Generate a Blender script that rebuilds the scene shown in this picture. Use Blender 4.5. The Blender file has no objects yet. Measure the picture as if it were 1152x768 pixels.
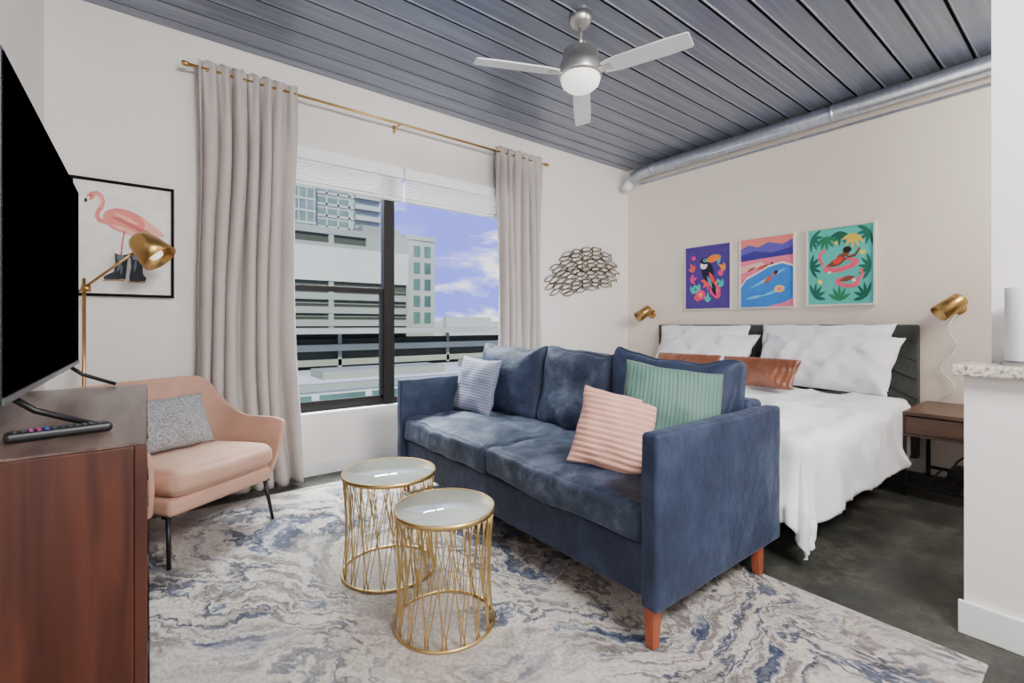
import bpy, bmesh, math, random
from mathutils import Vector, Matrix, noise
random.seed(7)
scene=bpy.context.scene
COL=scene.collection
H=1.2
# ---------------------------------------------------------------- materials
def lin(c):
    r=[]
    for v in c:
        v=v/255.0
        r.append(v/12.92 if v<=0.04045 else ((v+0.055)/1.055)**2.4)
    return (r[0],r[1],r[2],1)
class NT:
    def __init__(s,name):
        s.m=bpy.data.materials.new(name); s.m.use_nodes=True
        s.t=s.m.node_tree; s.b=s.t.nodes['Principled BSDF']
    def n(s,typ,**k):
        x=s.t.nodes.new(typ)
        for a,b in k.items():
            if a.startswith('i_'): x.inputs[a[2:].replace('_',' ')].default_value=b
            else: setattr(x,a,b)
        return x
    def l(s,a,b): s.t.links.new(a,b)
    def ramp(s,fac,stops,interp='LINEAR'):
        r=s.n('ShaderNodeValToRGB'); r.color_ramp.interpolation=interp
        el=r.color_ramp.elements
        while len(el)>1: el.remove(el[-1])
        el[0].position=stops[0][0]; el[0].color=stops[0][1]
        for p,c in stops[1:]:
            e=el.new(p); e.color=c
        s.l(fac,r.inputs['Fac']); return r
    def coord(s,scale=(1,1,1),rot=(0,0,0)):
        tc=s.n('ShaderNodeTexCoord'); mp=s.n('ShaderNodeMapping')
        mp.inputs['Scale'].default_value=scale; mp.inputs['Rotation'].default_value=rot
        s.l(tc.outputs['Object'],mp.inputs['Vector']); return mp.outputs['Vector']
    def bump(s,h,strength=.3,dist=.01):
        b=s.n('ShaderNodeBump'); b.inputs['Strength'].default_value=strength; b.inputs['Distance'].default_value=dist
        s.l(h,b.inputs['Height']); s.l(b.outputs['Normal'],s.b.inputs['Normal'])
def M(name,c,rough=.5,metal=0,var=None,bump=None,sheen=0,scale=(1,1,1),spec=None,emit=None):
    """var=(noise scale, amount); bump=(noise scale,strength,dist)"""
    t=NT(name); c=lin(c) if max(c)>1.01 or len(c)==3 else c
    t.b.inputs['Base Color'].default_value=c
    t.b.inputs['Roughness'].default_value=rough; t.b.inputs['Metallic'].default_value=metal
    if spec is not None: t.b.inputs['Specular IOR Level'].default_value=spec
    if sheen:
        t.b.inputs['Sheen Weight'].default_value=sheen; t.b.inputs['Sheen Roughness'].default_value=.4
        t.b.inputs['Sheen Tint'].default_value=(min(1,c[0]*3+.1),min(1,c[1]*3+.1),min(1,c[2]*3+.1),1)
    v=t.coord(scale)
    if var is None: var=(3,.04)
    nz=t.n('ShaderNodeTexNoise'); nz.inputs['Scale'].default_value=var[0]; nz.inputs['Detail'].default_value=5
    t.l(v,nz.inputs['Vector'])
    a=var[1]
    lo=tuple(x*(1-a) for x in c[:3])+(1,); hi=tuple(min(1,x*(1+a)) for x in c[:3])+(1,)
    r=t.ramp(nz.outputs['Fac'],[(.35,lo),(.65,hi)])
    t.l(r.outputs['Color'],t.b.inputs['Base Color'])
    if bump:
        n2=t.n('ShaderNodeTexNoise'); n2.inputs['Scale'].default_value=bump[0]; n2.inputs['Detail'].default_value=4
        t.l(v,n2.inputs['Vector']); t.bump(n2.outputs['Fac'],bump[1],bump[2])
    if emit:
        t.b.inputs['Emission Color'].default_value=c; t.b.inputs['Emission Strength'].default_value=emit
    return t.m
def wood(name,dark,light,axis='z',rough=.4):
    t=NT(name)
    sc={'x':(1.2,14,14),'y':(14,1.2,14),'z':(14,14,1.2)}[axis]
    v=t.coord(sc)
    nz=t.n('ShaderNodeTexNoise'); nz.inputs['Scale'].default_value=1.6; nz.inputs['Detail'].default_value=8; nz.inputs['Distortion'].default_value=.9
    t.l(v,nz.inputs['Vector'])
    r=t.ramp(nz.outputs['Fac'],[(.3,lin(dark)),(.5,lin([(a+b)/2 for a,b in zip(dark,light)])),(.72,lin(light))])
    t.l(r.outputs['Color'],t.b.inputs['Base Color']); t.b.inputs['Roughness'].default_value=rough
    t.bump(nz.outputs['Fac'],.08,.004)
    return t.m

m_wall=M('wall_paint',(234,229,225),.9,var=(2,.01),bump=(60,.05,.002))
m_wall2=M('wall_paint_warm',(234,222,209),.9,var=(2,.01),bump=(60,.05,.002))
m_white=M('white_paint',(236,236,234),.5)
m_brass=M('brass',(186,150,92),.32,.95,var=(8,.06))
m_gold=M('gold_wire',(214,182,120),.34,.95)
m_antique=M('antique_brass',(104,90,62),.4,.9,var=(14,.4))
m_black=M('black_metal',(15,15,16),.45)
m_blackgloss=M('black_screen',(1,1,1),.35,spec=.0)
m_bronze=M('dark_bronze_frame',(30,28,26),.5,spec=.2)
m_chrome=M('brushed_nickel',(190,188,184),.34,.9)
m_duct=M('galvanised_metal',(182,189,201),.3,.9,var=(9,.10),bump=(10,.10,.01),scale=(1,3,1))
m_curtain=M('curtain_linen',(182,173,169),.85,var=(5,.03),bump=(220,.12,.001),sheen=.05)
m_white_cloth=M('white_cotton',(234,235,240),.8,bump=(7,.4,.025))
m_pillow_w=M('white_pillow_cotton',(236,236,240),.8,var=(3,.01),bump=(6,.25,.015))
m_headb=M('charcoal_upholstery',(70,73,72),.9,var=(30,.12),bump=(300,.2,.001))
m_seam=M('seam_thread',(48,50,50),.9)
m_pinkch=M('blush_fabric',(196,153,133),.75,var=(5,.07),bump=(260,.1,.001),sheen=.12)
m_rust=M('rust_satin',(124,76,54),.28,var=(7,.28),bump=(11,.55,.015),sheen=.1)
# sofa velvet
def velvet(name,cols,sc):
    t=NT(name); v=t.coord()
    n1=t.n('ShaderNodeTexNoise',i_Scale=sc,i_Detail=8.,i_Roughness=.7,i_Distortion=.5); t.l(v,n1.inputs['Vector'])
    r=t.ramp(n1.outputs['Fac'],[(.3,lin(cols[0])),(.5,lin(cols[1])),(.7,lin(cols[2]))])
    t.l(r.outputs['Color'],t.b.inputs['Base Color']); t.b.inputs['Roughness'].default_value=.58; t.b.inputs['Specular IOR Level'].default_value=.3
    t.b.inputs['Sheen Weight'].default_value=.3; t.b.inputs['Sheen Roughness'].default_value=.3; t.b.inputs['Sheen Tint'].default_value=(.55,.65,.85,1)
    n2=t.n('ShaderNodeTexNoise',i_Scale=18.,i_Detail=6.); t.l(v,n2.inputs['Vector']); t.bump(n2.outputs['Fac'],.6,.014)
    return t.m
m_velvet=velvet('blue_velvet',[(28,36,54),(40,50,74),(60,72,97)],4.)
m_velvet2=velvet('blue_velvet_seat',[(30,38,53),(50,60,79),(96,107,125)],5.5)
m_walnut=wood('walnut_top',(66,50,45),(120,99,90),'y',.3)
m_redwood=wood('reddish_walnut',(54,26,19),(88,46,34),'z',.35)
m_night=wood('walnut_nightstand',(70,50,38),(118,88,68),'y',.4)
m_leg=wood('orange_wood_leg',(128,60,36),(170,90,58),'z',.4)
# tweed
def tweed(name,a,b,scale=160):
    t=NT(name); v=t.coord()
    n1=t.n('ShaderNodeTexNoise',i_Scale=float(scale),i_Detail=2.); t.l(v,n1.inputs['Vector'])
    r=t.ramp(n1.outputs['Fac'],[(.38,lin(a)),(.62,lin(b))]); t.l(r.outputs['Color'],t.b.inputs['Base Color'])
    t.b.inputs['Roughness'].default_value=.9; t.bump(n1.outputs['Fac'],.5,.003); return t.m
m_tweed=tweed('grey_tweed',(112,112,116),(174,173,174),150)
def stripe(name,a,b,freq,axis='x',sheen=.2,rough=.65,st=.3):
    t=NT(name); v=t.coord()
    sp=t.n('ShaderNodeSeparateXYZ'); t.l(v,sp.inputs[0])
    mu=t.n('ShaderNodeMath',operation='MULTIPLY'); mu.inputs[1].default_value=freq*2*math.pi
    t.l(sp.outputs[{'x':0,'y':1,'z':2}[axis]],mu.inputs[0])
    s=t.n('ShaderNodeMath',operation='SINE'); t.l(mu.outputs[0],s.inputs[0])
    ma=t.n('ShaderNodeMapRange'); ma.inputs['From Min'].default_value=-1; t.l(s.outputs[0],ma.inputs['Value'])
    r=t.ramp(ma.outputs[0],[(.05,lin(a)),(.45,lin(b))]); t.l(r.outputs['Color'],t.b.inputs['Base Color'])
    t.b.inputs['Roughness'].default_value=rough; t.b.inputs['Sheen Weight'].default_value=sheen
    t.bump(ma.outputs[0],st,.004); return t.m
m_pinkrib=stripe('pink_corduroy',(202,148,130),(222,170,152),1/.026,'z')
m_greenrib=stripe('green_corduroy',(60,92,82),(80,116,104),1/.018,'x')
m_lilac=stripe('grey_lilac_rib',(104,110,132),(134,139,160),1/.02,'z')
# floor concrete
t=NT('polished_concrete'); v=t.coord()
n1=t.n('ShaderNodeTexNoise',i_Scale=4.,i_Detail=12.,i_Roughness=.78,i_Distortion=.1); t.l(v,n1.inputs['Vector'])
r=t.ramp(n1.outputs['Fac'],[(.34,lin((36,37,34))),(.5,lin((57,57,52))),(.66,lin((90,89,81)))])
t.l(r.outputs['Color'],t.b.inputs['Base Color']); t.b.inputs['Roughness'].default_value=.4; t.b.inputs['Specular IOR Level'].default_value=.35
t.bump(n1.outputs['Fac'],.06,.01); m_floor=t.m
# rug : painterly marble, broad calm areas broken by veined bands
t=NT('marbled_rug'); v=t.coord((1.0,.75,1),(0,0,.5))
w=t.n('ShaderNodeTexNoise',i_Scale=.9,i_Detail=2.); t.l(v,w.inputs['Vector'])
mx=t.n('ShaderNodeVectorMath',operation='MULTIPLY_ADD'); mx.inputs[1].default_value=(1.6,1.6,0)
t.l(w.outputs['Color'],mx.inputs[0]); t.l(v,mx.inputs[2])
w2=t.n('ShaderNodeTexNoise',i_Scale=24.,i_Detail=6.); t.l(v,w2.inputs['Vector'])
mx2=t.n('ShaderNodeVectorMath',operation='MULTIPLY_ADD'); mx2.inputs[1].default_value=(.11,.11,0)
t.l(w2.outputs['Color'],mx2.inputs[0]); t.l(mx.outputs[0],mx2.inputs[2])
n1=t.n('ShaderNodeTexNoise',i_Scale=1.0,i_Detail=6.,i_Roughness=.6,i_Distortion=1.3); t.l(mx2.outputs[0],n1.inputs['Vector'])
cr=lin((188,178,169)); gr=lin((152,145,141)); br=lin((112,105,103)); nv=lin((50,56,76)); lb=lin((106,112,130)); wh=lin((203,194,186)); ch_=lin((72,71,78))
r=t.ramp(n1.outputs['Fac'],[(.0,gr),(.24,wh),(.30,cr),(.335,gr),(.355,nv),(.375,lb),(.39,ch_),(.405,cr),(.43,wh),(.452,gr),(.462,ch_),(.476,lb),(.487,wh),(.51,cr),(.53,br),(.543,gr),(.555,wh),(.585,lb),(.60,nv),(.615,lb),(.628,ch_),(.645,gr),(.67,wh),(.70,br),(.73,cr)])
n4=t.n('ShaderNodeTexNoise',i_Scale=2.1,i_Detail=7.,i_Roughness=.66,i_Distortion=1.8); t.l(mx2.outputs[0],n4.inputs['Vector'])
W1=(1,1,1,1)
r4=t.ramp(n4.outputs['Fac'],[(.34,W1),(.365,(.48,.48,.52,1)),(.38,W1),(.425,W1),(.44,(.66,.64,.64,1)),(.455,W1),(.565,W1),(.58,(.46,.48,.54,1)),(.595,W1),(.66,(.72,.70,.70,1))])
# calm areas
nc=t.n('ShaderNodeTexNoise',i_Scale=2.6,i_Detail=6.,i_Roughness=.65); t.l(mx2.outputs[0],nc.inputs['Vector'])
rc=t.ramp(nc.outputs['Fac'],[(.3,lin((162,154,148))),(.45,cr),(.6,wh),(.7,lin((170,162,157)))])
nm=t.n('ShaderNodeTexNoise',i_Scale=.95,i_Detail=4.,i_Roughness=.6); t.l(v,nm.inputs['Vector'])
rm_=t.ramp(nm.outputs['Fac'],[(.46,(0,0,0,1)),(.56,(1,1,1,1))])
m5=t.n('ShaderNodeMix',data_type='RGBA',blend_type='MULTIPLY'); m5.inputs['Factor'].default_value=.9
t.l(r.outputs['Color'],m5.inputs[6]); t.l(r4.outputs['Color'],m5.inputs[7])
m6=t.n('ShaderNodeMix',data_type='RGBA'); mulm=t.n('ShaderNodeMath',operation='MULTIPLY'); mulm.inputs[1].default_value=.8
t.l(rm_.outputs['Color'],mulm.inputs[0]); t.l(mulm.outputs[0],m6.inputs['Factor'])
t.l(m5.outputs[2],m6.inputs[6]); t.l(rc.outputs['Color'],m6.inputs[7])
n3=t.n('ShaderNodeTexNoise',i_Scale=75.,i_Detail=3.); t.l(v,n3.inputs['Vector'])
r3=t.ramp(n3.outputs['Fac'],[(.35,(.72,.72,.72,1)),(.6,(1,1,1,1))])
mm=t.n('ShaderNodeMix',data_type='RGBA',blend_type='MULTIPLY'); mm.inputs['Factor'].default_value=.9
t.l(m6.outputs[2],mm.inputs[6]); t.l(r3.outputs['Color'],mm.inputs[7]); t.l(mm.outputs[2],t.b.inputs['Base Color'])
t.b.inputs['Roughness'].default_value=.95; t.b.inputs['Specular IOR Level'].default_value=.1; t.bump(n3.outputs['Fac'],.5,.006); m_rug=t.m
# ceiling
t=NT('brushed_ceiling_metal'); v=t.coord((.5,16,1))
n1=t.n('ShaderNodeTexNoise',i_Scale=2.,i_Detail=5.,i_Distortion=.3); t.l(v,n1.inputs['Vector'])
r=t.ramp(n1.outputs['Fac'],[(.3,lin((116,123,137))),(.55,lin((126,133,148))),(.75,lin((144,151,166)))])
t.l(r.outputs['Color'],t.b.inputs['Base Color']); t.b.inputs['Roughness'].default_value=.27; t.b.inputs['Metallic'].default_value=.4
t.bump(n1.outputs['Fac'],.06,.01); m_ceil=t.m
m_groove=M('ceiling_groove',(12,13,16),.8)
# granite
t=NT('speckled_granite'); v=t.coord()
n1=t.n('ShaderNodeTexNoise',i_Scale=70.,i_Detail=4.); t.l(v,n1.inputs['Vector'])
r=t.ramp(n1.outputs['Fac'],[(.35,lin((120,108,98))),(.45,lin((186,176,162))),(.6,lin((214,206,194)))])
t.l(r.outputs['Color'],t.b.inputs['Base Color']); t.b.inputs['Roughness'].default_value=.25; m_granite=t.m
# glass
t=NT('window_glass'); tr=t.n('ShaderNodeBsdfTransparent'); tr.inputs[0].default_value=(.95,.98,.96,1)
gl=t.n('ShaderNodeBsdfGlossy'); gl.inputs['Roughness'].default_value=.05
mi=t.n('ShaderNodeMixShader'); mi.inputs[0].default_value=.002
t.l(tr.outputs[0],mi.inputs[1]); t.l(gl.outputs[0],mi.inputs[2])
t.l(mi.outputs[0],t.t.nodes['Material Output'].inputs['Surface']); m_glass=t.m
m_marble=M('white_mirror_glass',(212,220,214),.04,.3,var=(4,.04))
m_globe=M('frosted_glass',(250,246,238),.3,emit=1.1)
m_bulb=M('bulb_white',(255,240,215),.3,emit=1.2)

# ---------------------------------------------------------------- helpers
def link(o): COL.objects.link(o); return o
def top(name,label,cat,loc=(0,0,0),rz=0,group=None):
    o=bpy.data.objects.new(name,None); o.empty_display_size=.1
    o.location=loc; o.rotation_euler=(0,0,rz); link(o)
    o['label']=label; o['category']=cat
    if group: o['group']=group
    return o
def tag(o,label,cat,group=None):
    o['label']=label; o['category']=cat
    if group: o['group']=group
    return o
def finish(bm,name,mats,parent=None,smooth=False,loc=None,rot=None,label=None):
    me=bpy.data.meshes.new(name)
    bmesh.ops.recalc_face_normals(bm,faces=bm.faces)
    bm.to_mesh(me); bm.free()
    if not isinstance(mats,(list,tuple)): mats=[mats]
    for m in mats: me.materials.append(m)
    if smooth:
        for p in me.polygons: p.use_smooth=True
    o=bpy.data.objects.new(name,me); link(o)
    if parent: o.parent=parent
    if loc is not None: o.location=loc
    if rot is not None: o.rotation_euler=rot
    if label: o['label']=label
    return o
def box(bm,lo,hi,mi=0,bev=0):
    g=bmesh.ops.create_cube(bm,size=1)
    vs=g['verts']
    for v in vs:
        v.co=Vector([(lo[i]+hi[i])/2+v.co[i]*(hi[i]-lo[i]) for i in range(3)])
    fs=set(f for v in vs for f in v.link_faces)
    for f in fs: f.material_index=mi
    if bev:
        es=list(set(e for v in vs for e in v.link_edges))
        r=bmesh.ops.bevel(bm,geom=es,offset=bev,segments=2,affect='EDGES',profile=.5)
        for f in r['faces']: f.material_index=mi
def obox(name,lo,hi,mat,parent=None,bev=0,**k):
    bm=bmesh.new(); box(bm,lo,hi,0,bev); return finish(bm,name,mat,parent,**k)
def cyl(bm,a,b,r1,r2=None,seg=16,mi=0,cap=True):
    a=Vector(a); b=Vector(b); r2=r1 if r2 is None else r2
    d=(b-a); q=d.to_track_quat('Z','Y'); ring=[]
    for p,r in ((a,r1),(b,r2)):
        ring.append([bm.verts.new(p+q@Vector((r*math.cos(2*math.pi*i/seg),r*math.sin(2*math.pi*i/seg),0))) for i in range(seg)])
    for i in range(seg):
        f=bm.faces.new((ring[0][i],ring[0][(i+1)%seg],ring[1][(i+1)%seg],ring[1][i])); f.material_index=mi; f.smooth=True
    if cap:
        f=bm.faces.new(ring[0][::-1]); f.material_index=mi
        f=bm.faces.new(ring[1]); f.material_index=mi
def lathe(bm,prof,seg=32,c=(0,0,0),mi=0,axis=None):
    q=Matrix.Identity(3) if axis is None else Vector(axis).to_track_quat('Z','Y').to_matrix()
    rings=[]
    for r,z in prof:
        r=max(r,.0005)
        rings.append([bm.verts.new(Vector(c)+q@Vector((r*math.cos(2*math.pi*i/seg),r*math.sin(2*math.pi*i/seg),z))) for i in range(seg)])
    for a,b in zip(rings,rings[1:]):
        for i in range(seg):
            f=bm.faces.new((a[i],a[(i+1)%seg],b[(i+1)%seg],b[i])); f.material_index=mi; f.smooth=True
def tube(bm,pts,r,seg=8,closed=False,mi=0,rf=None):
    pts=[Vector(p) for p in pts]; n=len(pts); rings=[]
    up=Vector((0,0,1))
    for i,p in enumerate(pts):
        if closed: tg=(pts[(i+1)%n]-pts[i-1])
        else: tg=pts[min(i+1,n-1)]-pts[max(i-1,0)]
        tg.normalize()
        u=up if abs(tg.z)<.95 else Vector((0,1,0))
        a=tg.cross(u).normalized(); b=tg.cross(a).normalized()
        rr=r if rf is None else rf(i/(n-1))
        rings.append([bm.verts.new(p+a*rr*math.cos(2*math.pi*k/seg)+b*rr*math.sin(2*math.pi*k/seg)) for k in range(seg)])
    m=n if closed else n-1
    for i in range(m):
        A=rings[i];B=rings[(i+1)%n]
        for k in range(seg):
            f=bm.faces.new((A[k],A[(k+1)%seg],B[(k+1)%seg],B[k])); f.smooth=True; f.material_index=mi
    if not closed:
        bm.faces.new(rings[0]).material_index=mi; bm.faces.new(rings[-1][::-1]).material_index=mi
def axis_samples(h,r,n):
    a=[-h,-h+r*.12,-h+r*.35,-h+r*.65,-h+r]
    L=h-r
    mid=[-L+2*L*i/n for i in range(1,n)]
    return a+mid+[-x for x in a[::-1]]
def softbox(name,size,r,puff,mat,parent=None,loc=(0,0,0),rot=(0,0,0),n=10,nz=.004,nscale=4,seed=0,warp=None,label=None):
    """puff=(px,py,pz) outward bulge on each axis"""
    h=[s/2 for s in size]; bm=bmesh.new()
    S=[axis_samples(h[i],min(r,h[i]*.98),n) for i in range(3)]
    for ax in range(3):
        u,w=(ax+1)%3,(ax+2)%3
        for sg in (-1,1):
            G=[[None]*len(S[w]) for _ in S[u]]
            for i,a in enumerate(S[u]):
                for j,b in enumerate(S[w]):
                    p=[0,0,0]; p[ax]=sg*h[ax]; p[u]=a; p[w]=b
                    G[i][j]=bm.verts.new(p)
            for i in range(len(S[u])-1):
                for j in range(len(S[w])-1):
                    bm.faces.new((G[i][j],G[i+1][j],G[i+1][j+1],G[i][j+1]))
    bmesh.ops.remove_doubles(bm,verts=bm.verts,dist=1e-5)
    for v in bm.verts:
        p=v.co.copy(); k=[min(r,h[i]*.98) for i in range(3)]
        q=Vector([max(-(h[i]-k[i]),min(h[i]-k[i],p[i])) for i in range(3)])
        d=p-q
        dn=Vector([d[i]/k[i] for i in range(3)])
        if dn.length>0: dn.normalize()
        p2=q+Vector([dn[i]*k[i] for i in range(3)])
        un=[max(-1,min(1,p[i]/h[i])) for i in range(3)]
        for i in range(3):
            a,b=(i+1)%3,(i+2)%3
            p2[i]+=puff[i]*un[i]*(1-un[a]**4)*(1-un[b]**4)
        if warp: p2=warp(p2,un)
        nn=noise.noise_vector(p2*nscale+Vector((seed*3.1,seed*7.7,seed)))*nz
        p2+=nn
        v.co=p2
    return finish(bm,name,mat,parent,True,loc,rot,label)
def pillow(name,w,h,t,mat,parent=None,loc=(0,0,0),rot=(0,0,0),n=36,rib=None,seed=0,wr=.006,chop=0):
    """lies in local XZ plane, thickness along Y, bottom at z=0"""
    bm=bmesh.new(); V={}
    for sg in (-1,1):
        for i in range(n+1):
            for j in range(n+1):
                u=-1+2*i/n; v=-1+2*j/n
                edge=i in(0,n) or j in(0,n)
                if edge and (i,j,'e') in V: V[(i,j,sg)]=V[(i,j,'e')]; continue
                x=w/2*u*(1-.06*(1-abs(v)**2)*(abs(u)))
                z=h/2*v*(1-.06*(1-abs(u)**2)*(abs(v)))
                if chop: z-=chop*max(0,1-abs(u)*2.2)*(max(0,v)**2)
                th=t/2*((1-abs(u)**2.6)*(1-abs(v)**2.6))**.5
                if rib:
                    f=math.sin((x if rib[0]=='x' else z)*2*math.pi/rib[1]); th+=rib[2]*f*min(1,th/(t*.2))
                p=Vector((x,sg*th,z+h/2))
                nn=noise.noise(Vector((x*6+seed*5,z*6,sg*2+seed)))*wr*3+noise.noise(Vector((x*14+seed,z*14,sg)))*wr
                p.y+=nn*min(1,th/(t*.15)); p.x+=nn*.5; p.z+=nn*.5
                vv=bm.verts.new(p); V[(i,j,sg)]=vv
                if edge: V[(i,j,'e')]=vv
    for sg in(-1,1):
        for i in range(n):
            for j in range(n):
                q=[V[(i,j,sg)],V[(i+1,j,sg)],V[(i+1,j+1,sg)],V[(i,j+1,sg)]]
                bm.faces.new(q if sg<0 else q[::-1])
    return finish(bm,name,mat,parent,True,loc,rot)
def struct(o): o['kind']='structure'; return o
def box_s(name,boxes,mat,bev=0):
    bm=bmesh.new()
    for lo,hi in boxes: box(bm,lo,hi,0,bev)
    return struct(finish(bm,name,mat))

# ---------------------------------------------------------------- room
WY=3.91; BX=4.96; LX=-.484; CZ=3.2; NY=-2.6
WX0,WX1,WZ0,WZ1=.56,3.02,.49,2.60
box_s('floor',[((LX-.1,NY-.1,-.1),(BX+.1,WY+.16,0))],m_floor)
box_s('wall_window',[((LX-.1,WY,0),(WX0,WY+.16,CZ+.1)),((WX1,WY,0),(BX+.1,WY+.16,CZ+.1)),
   ((WX0,WY,0),(WX1,WY+.16,WZ0)),((WX0,WY,WZ1),(WX1,WY+.16,CZ+.1))],m_wall)
box_s('wall_bed',[((BX,NY-.1,0),(BX+.1,WY,CZ+.1))],m_wall2)
box_s('wall_left',[((LX-.1,NY-.1,0),(LX,WY,CZ+.1))],m_wall)
box_s('wall_back',[((LX,NY-.1,0),(BX,NY,CZ+.1))],m_wall)
box_s('wall_column',[((2.78,-1.6,0),(3.15,.314,CZ))],m_wall)
box_s('wall_counter',[((2.52,-1.6,0),(2.78,.36,1.0))],m_wall)
box_s('baseboard_counter',[((2.50,-1.6,0),(2.52,.375,.125))],m_white,.003)
box_s('baseboard_bed',[((BX-.015,.4,0),(BX,WY,.11))],m_white,.003)
box_s('baseboard_window',[((LX,WY-.015,0),(BX-.02,WY,.11))],m_white,.003)
# ceiling
bm=bmesh.new(); y=NY-.1
x0,x1=LX-.1,BX+.1
prof=[]
while y<WY+.16:
    prof+= [(y,CZ,0),(y+.156,CZ,0),(y+.160,CZ-.006,0),(y+.166,CZ-.006,1),(y+.167,CZ+.03,1),(y+.184,CZ+.03,1)]
    y+=.186
prev=None
for (yy,zz,mi) in prof:
    a=bm.verts.new((x0,yy,zz)); b=bm.verts.new((x1,yy,zz))
    if prev: bm.faces.new((prev[0],prev[1],b,a)).material_index=prev[2]
    prev=(a,b,mi)
box(bm,(x0,NY-.1,CZ+.06),(x1,WY+.16,CZ+.12),1)
struct(finish(bm,'ceiling',[m_ceil,m_groove]))

# counter top
o=obox('granite_countertop',(2.47,-1.6,1.002),(2.778,.39,1.044),m_granite,bev=.006); tag(o,'speckled beige granite bar top on the half wall','countertop')
r=top('paper_towel_roll','white paper towel roll standing on the granite top','paper towel',(2.65,.2,1.0445))
bm=bmesh.new(); lathe(bm,[(.0,0),(.075,0),(.075,.012),(.012,.014),(.012,.33),(0,.34)],24); finish(bm,'holder',m_chrome,r,True)
bm=bmesh.new(); lathe(bm,[(.02,.016),(.062,.016),(.064,.02),(.064,.295),(.062,.299),(.02,.299),(.02,.016)],32); finish(bm,'paper',m_pillow_w,r,True)

# window
bm=bmesh.new(); Y0,Y1=3.985,4.04
fr=.05; MX0,MX1=1.655,1.755
for lo,hi in [((WX0,Y0,WZ0),(WX1,Y1,WZ0+.06)),((WX0,Y0,WZ1-.05),(WX1,Y1,WZ1)),((WX0,Y0,WZ0),(WX0+fr,Y1,WZ1)),((WX1-fr,Y0,WZ0),(WX1,Y1,WZ1)),((MX0,Y0-.01,WZ0),(MX1,Y1+.01,WZ1))]: box(bm,lo,hi,0,.004)
win=struct(finish(bm,'window_1',m_bronze))
bm=bmesh.new(); box(bm,(WX0+fr,Y0+.0,1.475),(MX0,Y1-.005,1.52),0,.004); box(bm,(WX0+fr,Y0+.0,WZ0+.06),(MX0,Y1-.01,WZ0+.085)); box(bm,(MX0-.025,Y0+.0,WZ0+.06),(MX0-.001,Y1-.01,1.475)); finish(bm,'sash',m_bronze,win)
bm=bmesh.new(); box(bm,(WX0+fr,4.012,WZ0+.05),(MX0+.005,4.016,WZ1-.05)); box(bm,(MX1-.005,4.012,WZ0+.05),(WX1-fr,4.016,WZ1-.05)); finish(bm,'glass',m_glass,win)
box_s('trim_1',[((WX0-.0,WY-.012,WZ0-.02),(WX1,3.985,WZ0+.004))],m_white)
m_blind=M('white_faux_wood',(240,240,240),.5,emit=.08)  # slight glow put into the blind material to brighten it
for i,(a,b) in enumerate([(.575,1.80),(1.815,3.005)]):
    r=top('window_blind','white slatted blind raised to the top of the window','blind',((a+b)/2,3.925,2.30),group='raised window blinds')
    w=(b-a)/2
    obox('headrail',(-w,-.045,.2),(w,.03,.295),m_blind,r,.004)
    bm=bmesh.new()
    for k in range(8): box(bm,(-w+.01,-.027,.03+k*.021),(w-.01,.027,.039+k*.021),0)
    finish(bm,'slats',m_blind,r)
    obox('bottom_rail',(-w+.008,-.028,0),(w-.008,.028,.024),m_blind,r,.004)
    for xx in (-w*.7,w*.7):
        bm=bmesh.new(); cyl(bm,(xx,-.033,.0),(xx,-.033,.20),.002,seg=6)
        finish(bm,'lift_cord',m_white,r)

# curtain rod + curtains
r=top('curtain_rod','slim brass curtain rod above the window','curtain rod',(1.82,3.80,2.94))
bm=bmesh.new(); cyl(bm,(-1.60,0,0),(1.60,0,0),.010); finish(bm,'rod',m_brass,r,False)
for sx in(-1,1):
    bm=bmesh.new(); lathe(bm,[(.0,0),(.016,0),(.018,.02),(.016,.04),(0,.045)],16,(sx*1.60,0,0),0,(sx,0,0)); finish(bm,'finial',m_brass,r,True)
for xx in(-1.5,-.1,1.5):
    bm=bmesh.new(); cyl(bm,(xx,0,-.012),(xx,.108,-.012),.006); box(bm,(xx-.012,.104,-.05),(xx+.012,.11,.02)); box(bm,(xx-.008,-.014,-.02),(xx+.008,.012,-.008)); finish(bm,'bracket',m_brass,r)
def curtain(x0,x1,folds,seed,flare=.06):
    bm=bmesh.new(); nx=180; nzz=80
    cx=(x0+x1)/2; w=(x1-x0)
    rows=[]
    for j in range(nzz+1):
        h=j/nzz; z=.015+h*(2.995-.015)
        wid=w*(1.0+flare*(1-h)**2-.05*math.sin(math.pi*h)); row=[]
        pinch=.35+.65*min(1,abs(z-2.94)/.05)
        for i in range(nx+1):
            s=i/nx
            ph=s*folds+.9*noise.noise(Vector((s*2.8,seed,h*1.3)))*(.4+.9*(1-h))
            a=.85+.9*noise.noise(Vector((s*4,seed+9,h*1.2)))
            base=math.sin(2*math.pi*ph)
            base=math.copysign(abs(base)**.8,base)
            tp_=max(0,(h-.82)/.18)
            fine=math.sin(2*math.pi*s*folds*2.3+seed)*tp_
            yv=(.046+.012*(1-h))*a*base*(1-.45*tp_)+.014*fine+.012*noise.noise(Vector((s*9,h*5,seed)))
            if z>2.9: yv*=pinch
            row.append(bm.verts.new((cx+(s-.5)*wid+.016*noise.noise(Vector((s*6,h*3,seed+4)))+.012*math.cos(2*math.pi*ph),3.80+yv-.01*(1-h),z+(.010*fine if h>.98 else 0))))
        rows.append(row)
    for j in range(nzz):
        for i in range(nx): bm.faces.new((rows[j][i],rows[j][i+1],rows[j+1][i+1],rows[j+1][i]))
    o=finish(bm,'curtain',m_curtain,None,True)
    s=o.modifiers.new('s','SOLIDIFY'); s.thickness=.003
    tag(o,'grey taupe floor length curtain gathered on brass rod','curtain','curtain panels')
curtain(.262,.885,7,3,.12); curtain(2.745,3.365,6,11)

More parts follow.
